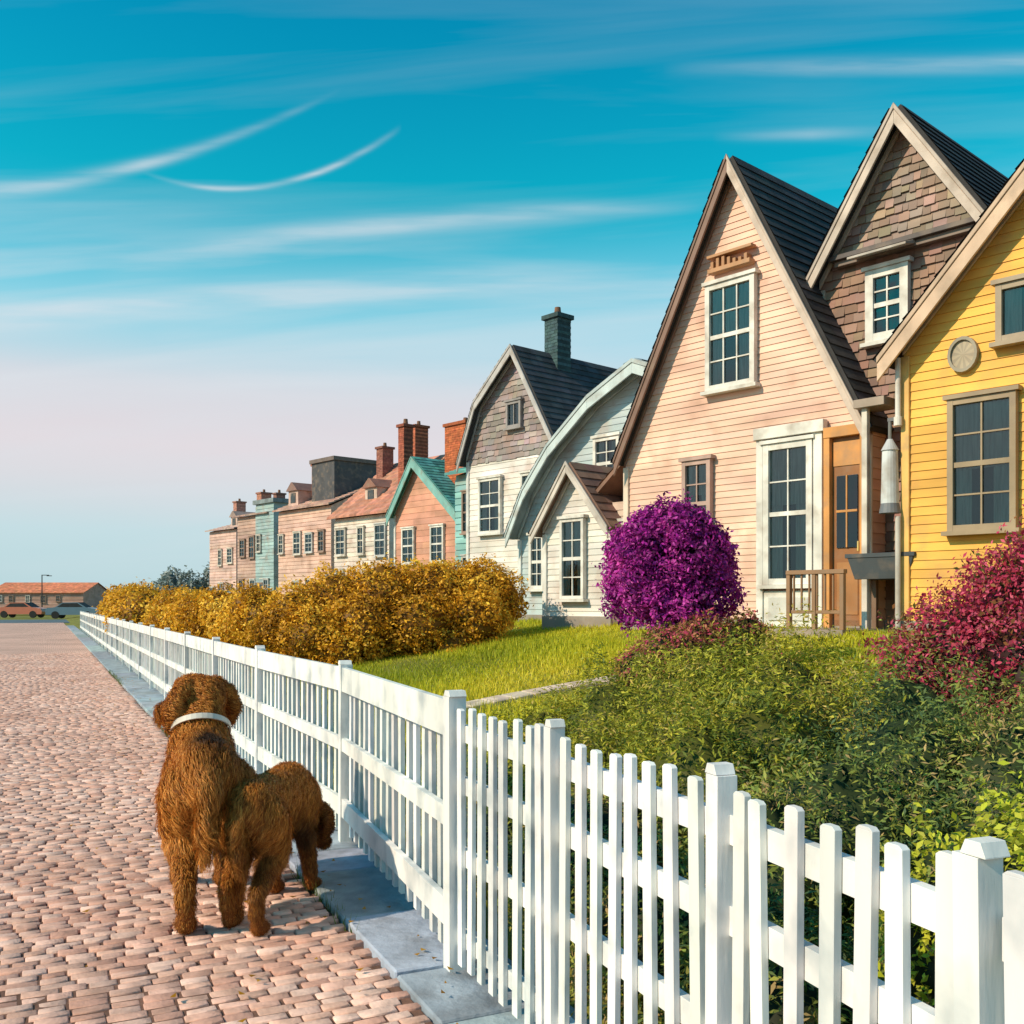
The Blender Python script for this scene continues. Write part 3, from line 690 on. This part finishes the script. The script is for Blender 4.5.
C = gp[np.clip(((cl+NR.normal(0, .5, n)+1.3)/2.6*4).astype(int), 0, 3)]*NR.uniform(.8, 1.2, (n, 1))
np_mesh('lawn_grass', V, np.arange(n*3).reshape(-1, 3), C, [M_leaf])
b = MB()
for i in range(12):
    f0, f1 = i/12, (i+1)/12-.004
    def pp(f, s):
        x = -1.0+2.3*f; y = 8.75+1.05*f+.15*math.sin(f*3); return (x-.415*s, y+.91*s)
    Q = [pp(f0, -.16), pp(f1, -.16), pp(f1, .16), pp(f0, .16)]
    b.hexa([(x, y, float(gz(x, y))-.1) for x, y in Q]+[(x, y, float(gz(x, y))+.035) for x, y in Q], 0, jit((.62, .5, .4), .12))
b.build('garden_path', [M_stone], bevel=.008)
n = 5000; A = NR.uniform(2, 20, n); T = np.where(NR.random(n) < .5, NR.normal(-.235, .012, n), NR.normal(.17, .03, n))
k = vnoise(np.stack([A, 0*A, 0*A], 1), 3, 3) > .1; A = A[k]; T = T[k]; n = len(A)
X = FO[0]+FD[0]*A+FN[0]*T; Y = FO[1]+FD[1]*A+FN[1]*T; h = NR.uniform(.015, .07, n); an = NR.uniform(0, 6.28, n); w = .003
V = np.stack([np.stack([X-w*np.cos(an), Y-w*np.sin(an), 0*X-.02], 1), np.stack([X+w*np.cos(an), Y+w*np.sin(an), 0*X-.02], 1), np.stack([X+NR.normal(0, .02, n), Y+NR.normal(0, .02, n), h], 1)], 1).reshape(-1, 3)
np_mesh('weeds', V, np.arange(n*3).reshape(-1, 3), np.tile((.12, .16, .03), (n, 1))*NR.uniform(.6, 1.5, (n, 1)), [M_leaf])
# a few dry leaves blown against the edging
n = 420; A = NR.uniform(2.2, 18, n); T = -.05-np.abs(NR.normal(0, .5, n))
X = FO[0]+FD[0]*A+FN[0]*T; Y = FO[1]+FD[1]*A+FN[1]*T; Z = np.where(T > -.235, .026, .010)+NR.uniform(0, .004, n); an = NR.uniform(0, 6.28, n); s = NR.uniform(.008, .018, n)
ca, sa = np.cos(an)*s, np.sin(an)*s
V = np.stack([np.stack([X-ca, Y-sa, Z+.004], 1), np.stack([X+sa*.5, Y-ca*.5, Z], 1), np.stack([X+ca, Y+sa, Z+.007], 1), np.stack([X-sa*.5, Y+ca*.5, Z+.001], 1)], 1).reshape(-1, 3)
np_mesh('fallen_leaves', V, np.arange(n*4).reshape(-1, 4), np.array(OR)[NR.integers(0, 3, n)]*.6, [M_leaf])

# ------------------------------------------------------------------ dogs
import bmesh
def dog(name, loc_, yaw, sc, head_c, head_yaw, head_pitch, neck, tail, legphase, seed, darkf, collar, hs=1.0):
    E = empty(name, loc_, yaw, sc)
    bm = bmesh.new()
    def ell(c, r, rot=None):
        M_ = Matrix.Translation(c)@(rot if rot is not None else Matrix.Identity(4))@Matrix.Diagonal((r[0], r[1], r[2], 1))
        bmesh.ops.create_icosphere(bm, subdivisions=3, radius=1, matrix=M_)
    def chain(pts):
        for (p0, r0), (p1, r1) in zip(pts[:-1], pts[1:]):
            p0 = Vector(p0); p1 = Vector(p1); m = max(3, int((p1-p0).length/.012))
            for i in range(m+1):
                f = i/m; rr = r0+(r1-r0)*f
                M_ = Matrix.Translation(p0.lerp(p1, f))@Matrix.Diagonal((rr, rr, rr, 1))
                bmesh.ops.create_icosphere(bm, subdivisions=2, radius=1, matrix=M_)
    ell((.17, 0, .45), (.20, .108, .165)); ell((.02, 0, .475), (.22, .098, .13)); ell((-.14, 0, .495), (.17, .088, .11)); ell((-.25, 0, .49), (.135, .100, .12)); ell((.27, 0, .44), (.10, .095, .13))
    chain(neck)
    hr = Matrix.Rotation(head_yaw, 4, 'Z')@Matrix.Rotation(head_pitch, 4, 'Y')
    HM = Matrix.Translation(head_c)@hr@Matrix.Scale(hs, 4)
    def h(p): return HM@Vector(p)
    def hell(c, r): ell(h(c), tuple(q*hs for q in r), hr)
    hell((0, 0, 0), (.105, .092, .088)); hell((.03, .0, .03), (.07, .075, .065)); hell((.07, 0, -.02), (.06, .062, .055))
    chain([(h((.08, 0, -.025)), .053*hs), (h((.185, 0, -.04)), .040*hs)]); hell((.19, 0, -.035), (.028, .036, .03))
    chain([(h((.06, 0, -.055)), .04*hs), (h((.16, 0, -.072)), .025*hs)])
    for s in (-1, 1):
        chain([(h((-.015, s*.070, .055)), .028*hs), (h((-.025, s*.122, .02)), .028*hs), (h((-.02, s*.142, -.04)), .034*hs), (h((.0, s*.140, -.10)), .018*hs)])
        lf = legphase[0] if s > 0 else legphase[1]; lh = legphase[2] if s > 0 else legphase[3]
        y_ = s*.078
        chain([((.22, y_*.8, .44), .072), ((.19, y_, .33), .050), ((.225+lf*.5, y_, .17), .036), ((.235+lf, y_, .055), .031)])
        ell((.265+lf, y_, .03), (.055, .036, .03))
        for q in (-.02, 0, .02): ell((.30+lf, y_+q, .024), (.024, .011, .02))
        chain([((-.24, y_*.75, .45), .098), ((-.19+lh*.4, y_*1.05, .31), .066), ((-.27+lh*.7, y_*1.05, .235), .044), ((-.365+lh, y_*1.05, .17), .031), ((-.345+lh, y_, .055), .029)])
        ell((-.315+lh, y_, .03), (.053, .037, .03))
        for q in (-.02, 0, .02): ell((-.28+lh, y_+q, .024), (.024, .011, .02))
    chain(tail)
    me = bpy.data.meshes.new(name+'_body'); bm.to_mesh(me); bm.free()
    tmp = bpy.data.objects.new('tmp', me); COL.objects.link(tmp)
    rm = tmp.modifiers.new('r', 'REMESH'); rm.mode = 'VOXEL'; rm.voxel_size = .009
    sm = tmp.modifiers.new('s', 'SMOOTH'); sm.factor = .5; sm.iterations = 8
    dg = bpy.context.evaluated_depsgraph_get(); ev = tmp.evaluated_get(dg)
    body = bpy.data.meshes.new_from_object(ev); bpy.data.objects.remove(tmp)
    body.materials.clear(); body.materials.append(M_skin)
    body.polygons.foreach_set('use_smooth', np.ones(len(body.polygons), bool))
    link(bpy.data.objects.new('body', body), E)
    nf = len(body.polygons); print(name, 'faces', nf)
    cen = np.zeros(nf*3, np.float32); body.polygons.foreach_get('center', cen); cen = cen.reshape(-1, 3).astype(float)
    nor = np.zeros(nf*3, np.float32); body.polygons.foreach_get('normal', nor); nor = nor.reshape(-1, 3).astype(float)
    ar = np.zeros(nf, np.float32); body.polygons.foreach_get('area', ar)
    r = np.random.default_rng(seed); n = 120000
    idx = r.choice(nf, n, p=ar/ar.sum()); P = cen[idx]+r.normal(0, .003, (n, 3)); Nn = nor[idx]
    hc = np.array(head_c); dh = np.linalg.norm(P-hc, axis=1); ishead = dh < .19*hs
    hd = np.array(hr.to_3x3()@Vector((1, 0, 0)))
    flow = np.tile(np.array([-.8, 0, -.55]), (n, 1)); legs = P[:, 2] < .3
    flow[legs] = (-.15, 0, -1); flow[ishead] = -hd+np.array([0, 0, -.3])
    # locks of hair: nearby hairs lean together
    lk = np.floor(P/np.array([.03, .018, .03])).astype(np.int64); hsh = (lk[:, 0]*73856093 ^ lk[:, 1]*19349663 ^ lk[:, 2]*83492791) % 997
    lv = r.normal(0, .16, (997, 3)); ll = r.uniform(.75, 1.3, 997)
    flow = flow+.10*np.stack([vnoise(P, 6, seed+1), vnoise(P, 6, seed+2), vnoise(P, 6, seed+3)], 1)+lv[hsh]+r.normal(0, .12, (n, 3))
    flow -= Nn*np.sum(flow*Nn, 1)[:, None]; flow /= np.linalg.norm(flow, axis=1)[:, None]+1e-6
    ln = np.full(n, .038); ln[legs] = .020; ln[P[:, 2] < .09] = .008
    tailm = P[:, 0] < -.38; ln[tailm & (P[:, 2] > .2)] = .055
    hind = (P[:, 0] < -.2) & (P[:, 2] > .28) & (P[:, 2] < .45); ln[hind] = .045
    ln[ishead] = .017; muz = ((P-hc)@hd) > .08*hs; ln[ishead & muz] = .006
    under = (Nn[:, 2] < -.3) & (P[:, 2] > .25) & ~ishead; ln[under] = .045
    ln *= r.uniform(.6, 1.3, n)*ll[hsh]
    lift = r.uniform(.08, .36, n)[:, None]
    tip = P+(flow*(1-lift)+Nn*lift)*ln[:, None]+np.array([0, 0, -.12])*ln[:, None]; mid = P+(flow*.42+Nn*.3)*ln[:, None]*.8
    sd = np.cross(flow, Nn)+r.normal(0, .35, (n, 3)); sd /= np.linalg.norm(sd, axis=1)[:, None]; ww = (.0011*r.uniform(.7, 1.4, n))[:, None]
    V = np.stack([P-sd*ww, P+sd*ww, mid+sd*ww*.8, mid-sd*ww*.8, tip], 1).reshape(-1, 3)
    b0 = np.arange(n)*5
    F3 = (b0[:, None, None]+np.array([[0, 1, 2], [0, 2, 3], [3, 2, 4]])[None]).reshape(-1, 3)
    pl = np.array([(.22, .060, .010), (.40, .125, .018), (.56, .20, .028), (.70, .30, .06)])
    cl = vnoise(P, 4, seed+7)*.5+r.normal(0, .5, n)+(.3*(hind | tailm | under))+(ll[hsh]-1)*1.2
    C = pl[np.clip(((cl+1.2)/2.4*4).astype(int), 0, 3)]*r.uniform(.7, 1.3, (n, 1))
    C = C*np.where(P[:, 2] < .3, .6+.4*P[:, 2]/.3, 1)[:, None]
    dk = darkf(P); C = C*(1-.9*dk[:, None])  # dark fur patches and body shade both painted into the coat colour
    np_mesh('fur', V, F3, np.repeat(C, 3, 0), [M_fur], E)
    bm = bmesh.new()
    for c, rr in (((.215, 0, -.028), (.016, .022, .017)), ((.088, .042, .028), (.013, .013, .013)), ((.088, -.042, .028), (.013, .013, .013))):
        bmesh.ops.create_icosphere(bm, subdivisions=3, radius=1, matrix=HM@Matrix.Translation(c)@Matrix.Diagonal((*rr, 1)))
    me = bpy.data.meshes.new('nose_and_eyes'); bm.to_mesh(me); bm.free(); me.materials.append(M_black); link(bpy.data.objects.new('nose_and_eyes', me), E)
    if collar:
        c, ax, rad = collar; qm = Vector(ax).normalized().to_track_quat('Z', 'Y').to_matrix().to_4x4()
        b = MB(); n_ = 36
        for i in range(n_):
            pts = []
            for a_ in (2*math.pi*i/n_, 2*math.pi*(i+1)/n_):
                for zz, rr in ((-.011, rad), (.011, rad), (.011, rad+.006), (-.011, rad+.006)): pts.append(Matrix.Translation(c)@qm@Vector((rr*math.cos(a_), rr*math.sin(a_), zz)))
            b.hexa([pts[0], pts[4], pts[7], pts[3], pts[1], pts[5], pts[6], pts[2]], 0, (.72, .68, .62))
        b.build('collar', [M_paint], E)
    return E
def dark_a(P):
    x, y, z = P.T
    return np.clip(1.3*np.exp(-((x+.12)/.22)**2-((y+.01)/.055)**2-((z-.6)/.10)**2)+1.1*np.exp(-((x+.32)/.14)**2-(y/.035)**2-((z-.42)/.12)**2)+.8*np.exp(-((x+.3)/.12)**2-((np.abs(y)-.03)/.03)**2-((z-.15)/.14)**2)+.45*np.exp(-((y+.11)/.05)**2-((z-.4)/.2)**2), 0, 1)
yawA = math.atan2(.70, -.26)
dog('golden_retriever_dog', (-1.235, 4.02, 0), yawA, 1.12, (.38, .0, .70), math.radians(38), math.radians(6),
    [((.22, 0, .50), .118), ((.29, 0, .60), .10), ((.355, 0, .67), .085)],
    [((-.36, 0, .52), .028), ((-.42, .01, .46), .030), ((-.44, .02, .36), .028), ((-.43, .03, .27), .014)],
    (.04, -.03, .0, .06), 21, dark_a, ((.28, 0, .592), (.55, 0, .8), .108), 1.06)
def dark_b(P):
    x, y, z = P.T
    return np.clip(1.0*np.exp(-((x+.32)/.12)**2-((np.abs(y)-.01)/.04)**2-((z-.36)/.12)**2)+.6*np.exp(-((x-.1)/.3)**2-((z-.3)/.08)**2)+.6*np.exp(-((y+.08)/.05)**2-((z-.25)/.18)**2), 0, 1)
yawB = math.atan2(.76, .10)
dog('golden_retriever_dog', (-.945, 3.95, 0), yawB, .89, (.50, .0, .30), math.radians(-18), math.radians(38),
    [((.24, 0, .47), .115), ((.35, 0, .42), .095), ((.45, 0, .34), .085)],
    [((-.36, 0, .52), .028), ((-.41, 0, .45), .03), ((-.42, -.02, .34), .028), ((-.40, -.03, .26), .014)],
    (-.02, .05, .05, -.03), 31, dark_b, None, .95)

# ------------------------------------------------------------------ light and sky
sd = Vector((-.86, -.42, 0)).normalized(); el = math.radians(35)
sdir = Vector((sd.x*math.cos(el), sd.y*math.cos(el), math.sin(el)))
sun = bpy.data.lights.new('sun', 'SUN'); sun.energy = 4.9; sun.angle = math.radians(.5); sun.color = (1, .80, .56)
so = bpy.data.objects.new('sun', sun); so.rotation_euler = sdir.to_track_quat('Z', 'Y').to_euler(); link(so)

w = bpy.data.worlds.new('World'); scene.world = w; w.use_nodes = True
nt = w.node_tree; N = nt.nodes; L = nt.links; N.clear()
def mth(op, a, b_=None, c=None, clamp=False):
    n_ = N.new('ShaderNodeMath'); n_.operation = op; n_.use_clamp = clamp
    for i, q in enumerate((a, b_, c)):
        if q is None: continue
        if isinstance(q, (int, float)): n_.inputs[i].default_value = q
        else: L.new(q, n_.inputs[i])
    return n_.outputs[0]
sky = N.new('ShaderNodeTexSky'); sky.sky_type = 'NISHITA'; sky.sun_disc = False; sky.sun_elevation = el; sky.sun_rotation = math.atan2(sd.x, sd.y)
sky.air_density = 1.0; sky.dust_density = .6; sky.ozone_density = 1.2
tc = N.new('ShaderNodeTexCoord'); sx = N.new('ShaderNodeSeparateXYZ'); L.new(tc.outputs['Generated'], sx.inputs[0])
X_, Y_, Z_ = sx.outputs
yy = mth('MAXIMUM', mth('ABSOLUTE', Y_), .05); A_ = mth('DIVIDE', X_, yy); C_ = mth('DIVIDE', Z_, yy)
def ramp(fac, stops):
    r_ = N.new('ShaderNodeValToRGB'); L.new(fac, r_.inputs[0]); cr = r_.color_ramp
    while len(cr.elements) < len(stops): cr.elements.new(.5)
    for e, (p_, c_) in zip(cr.elements, stops): e.position = p_; e.color = (*c_, 1)
    return r_.outputs[0]
def mix(f, a, b_, mode='MIX'):
    m = N.new('ShaderNodeMix'); m.data_type = 'RGBA'; m.blend_type = mode
    for i, q in (('Factor', f), ('A', a), ('B', b_)):
        if isinstance(q, (int, float)): m.inputs[i].default_value = q
        elif isinstance(q, tuple): m.inputs[i].default_value = (*q, 1)
        else: L.new(q, m.inputs[i])
    return m.outputs['Result']
tint = ramp(Z_, [(0, (.5, .75, .8)), (.25, (.12, 1.0, .90)), (.38, (.015, .95, .80)), (.52, (.005, .78, .82)), (1, (.03, .6, .75))])
base = mix(1.0, sky.outputs[0], tint, 'MULTIPLY')
sc1 = N.new('ShaderNodeVectorMath'); sc1.operation = 'SCALE'; L.new(base, sc1.inputs[0]); sc1.inputs['Scale'].default_value = 1.98; base = sc1.outputs[0]
hz = ramp(Z_, [(0, (.92,)*3), (.12, (.92,)*3), (.2, (.8,)*3), (.28, (.36,)*3), (.36, (0,)*3)])
hc = ramp(Z_, [(0, (.46, .66, .72)), (.07, (.58, .72, .77)), (.15, (.86, .70, .72)), (.21, (.84, .73, .75)), (.27, (.55, .76, .82)), (.4, (.4, .72, .82))])
hs_ = N.new('ShaderNodeVectorMath'); hs_.operation = 'SCALE'; L.new(hc, hs_.inputs[0]); hs_.inputs['Scale'].default_value = 10
base = mix(hz, base, hs_.outputs[0])
cb = N.new('ShaderNodeCombineXYZ'); L.new(mth('ADD', mth('MULTIPLY', A_, 1.1), 3.0), cb.inputs[0]); L.new(mth('SUBTRACT', mth('MULTIPLY', C_, 14), mth('MULTIPLY', A_, .8)), cb.inputs[1]); L.new(mth('MULTIPLY', Y_, .5), cb.inputs[2])
nz = N.new('ShaderNodeTexNoise'); nz.inputs['Scale'].default_value = 1.3; nz.inputs['Detail'].default_value = 5; nz.inputs['Roughness'].default_value = .5; nz.inputs['Distortion'].default_value = .5; L.new(cb.outputs[0], nz.inputs['Vector'])
wis = ramp(nz.outputs[0], [(.46, (0,)*3), (.76, (1,)*3)])
band = ramp(Z_, [(0, (.1,)*3), (.15, (.6,)*3), (.30, (.55,)*3), (.37, (.12,)*3), (.8, (.04,)*3)])
fc = mth('MULTIPLY', wis, band)
cb2 = N.new('ShaderNodeCombineXYZ'); L.new(mth('MULTIPLY', A_, 6), cb2.inputs[0]); L.new(mth('MULTIPLY', C_, 60), cb2.inputs[1])
n2 = N.new('ShaderNodeTexNoise'); n2.inputs['Scale'].default_value = 1.0; n2.inputs['Detail'].default_value = 4; L.new(cb2.outputs[0], n2.inputs['Vector'])
tex = ramp(n2.outputs[0], [(.3, (.3,)*3), (.65, (1,)*3)])
def streak(a0, c0, k1, a1, k2, lo, hi, w0, w1, amt, soft=.05):
    da = mth('SUBTRACT', A_, a0); db = mth('SUBTRACT', A_, a1)
    c = mth('ADD', mth('ADD', mth('MULTIPLY', da, k1), mth('MULTIPLY', mth('MULTIPLY', da, db), k2)), c0)
    f = mth('DIVIDE', mth('SUBTRACT', A_, lo), hi-lo, clamp=True)
    wd = mth('ADD', mth('MULTIPLY', f, w1-w0), w0)
    q = mth('DIVIDE', mth('SUBTRACT', C_, c), wd)
    g = mth('EXPONENT', mth('MULTIPLY', mth('MULTIPLY', q, q), -1.0))
    e0 = mth('DIVIDE', mth('SUBTRACT', A_, lo), soft, clamp=True); e1 = mth('DIVIDE', mth('SUBTRACT', hi, A_), soft, clamp=True)
    fr = mth('GREATER_THAN', Y_, 0.0)
    return mth('MULTIPLY', mth('MULTIPLY', mth('MULTIPLY', g, mth('MULTIPLY', e0, e1)), mth('MULTIPLY', tex, amt)), fr)
st_ = [streak(-.512, .415, .18, -.362, .594, -.75, -.17, .012, .003, .58, .2),
       streak(-.362, .43, -.082, -.24, 2.09, -.37, -.11, .0022, .0035, .65, .07),
       streak(-.382, .34, .148, -.092, -.172, -.42, .2, .014, .007, .5, .2),
       streak(-.55, .285, .07, 0, 0, -.9, .15, .022, .012, .6, .25),
       streak(.15, .535, .02, 0, 0, .15, .9, .007, .011, .38, .15),
       streak(.2, .468, .03, 0, 0, .2, .40, .005, .007, .28, .1),
       streak(-.5, .215, .03, 0, 0, -.9, .12, .02, .016, .45, .25)]
for s_ in st_: fc = mth('ADD', fc, s_, clamp=True)
base = mix(fc, base, (7.2, 7.7, 8.2))
bg = N.new('ShaderNodeBackground'); bg.inputs['Strength'].default_value = .1; L.new(base, bg.inputs[0])
wo = N.new('ShaderNodeOutputWorld'); L.new(bg.outputs[0], wo.inputs[0])

# ------------------------------------------------------------------ camera
cam = bpy.data.cameras.new('camera'); cam.sensor_width = 36; cam.lens = 35.156; cam.shift_y = .0908; cam.clip_end = 6000; cam.clip_start = .05
co = bpy.data.objects.new('camera', cam); co.location = (0, 0, 1.2); co.rotation_euler = (math.radians(90), 0, 0); link(co); scene.camera = co
scene.view_settings.view_transform = 'Standard'; scene.view_settings.look = 'None'; scene.view_settings.exposure = 0
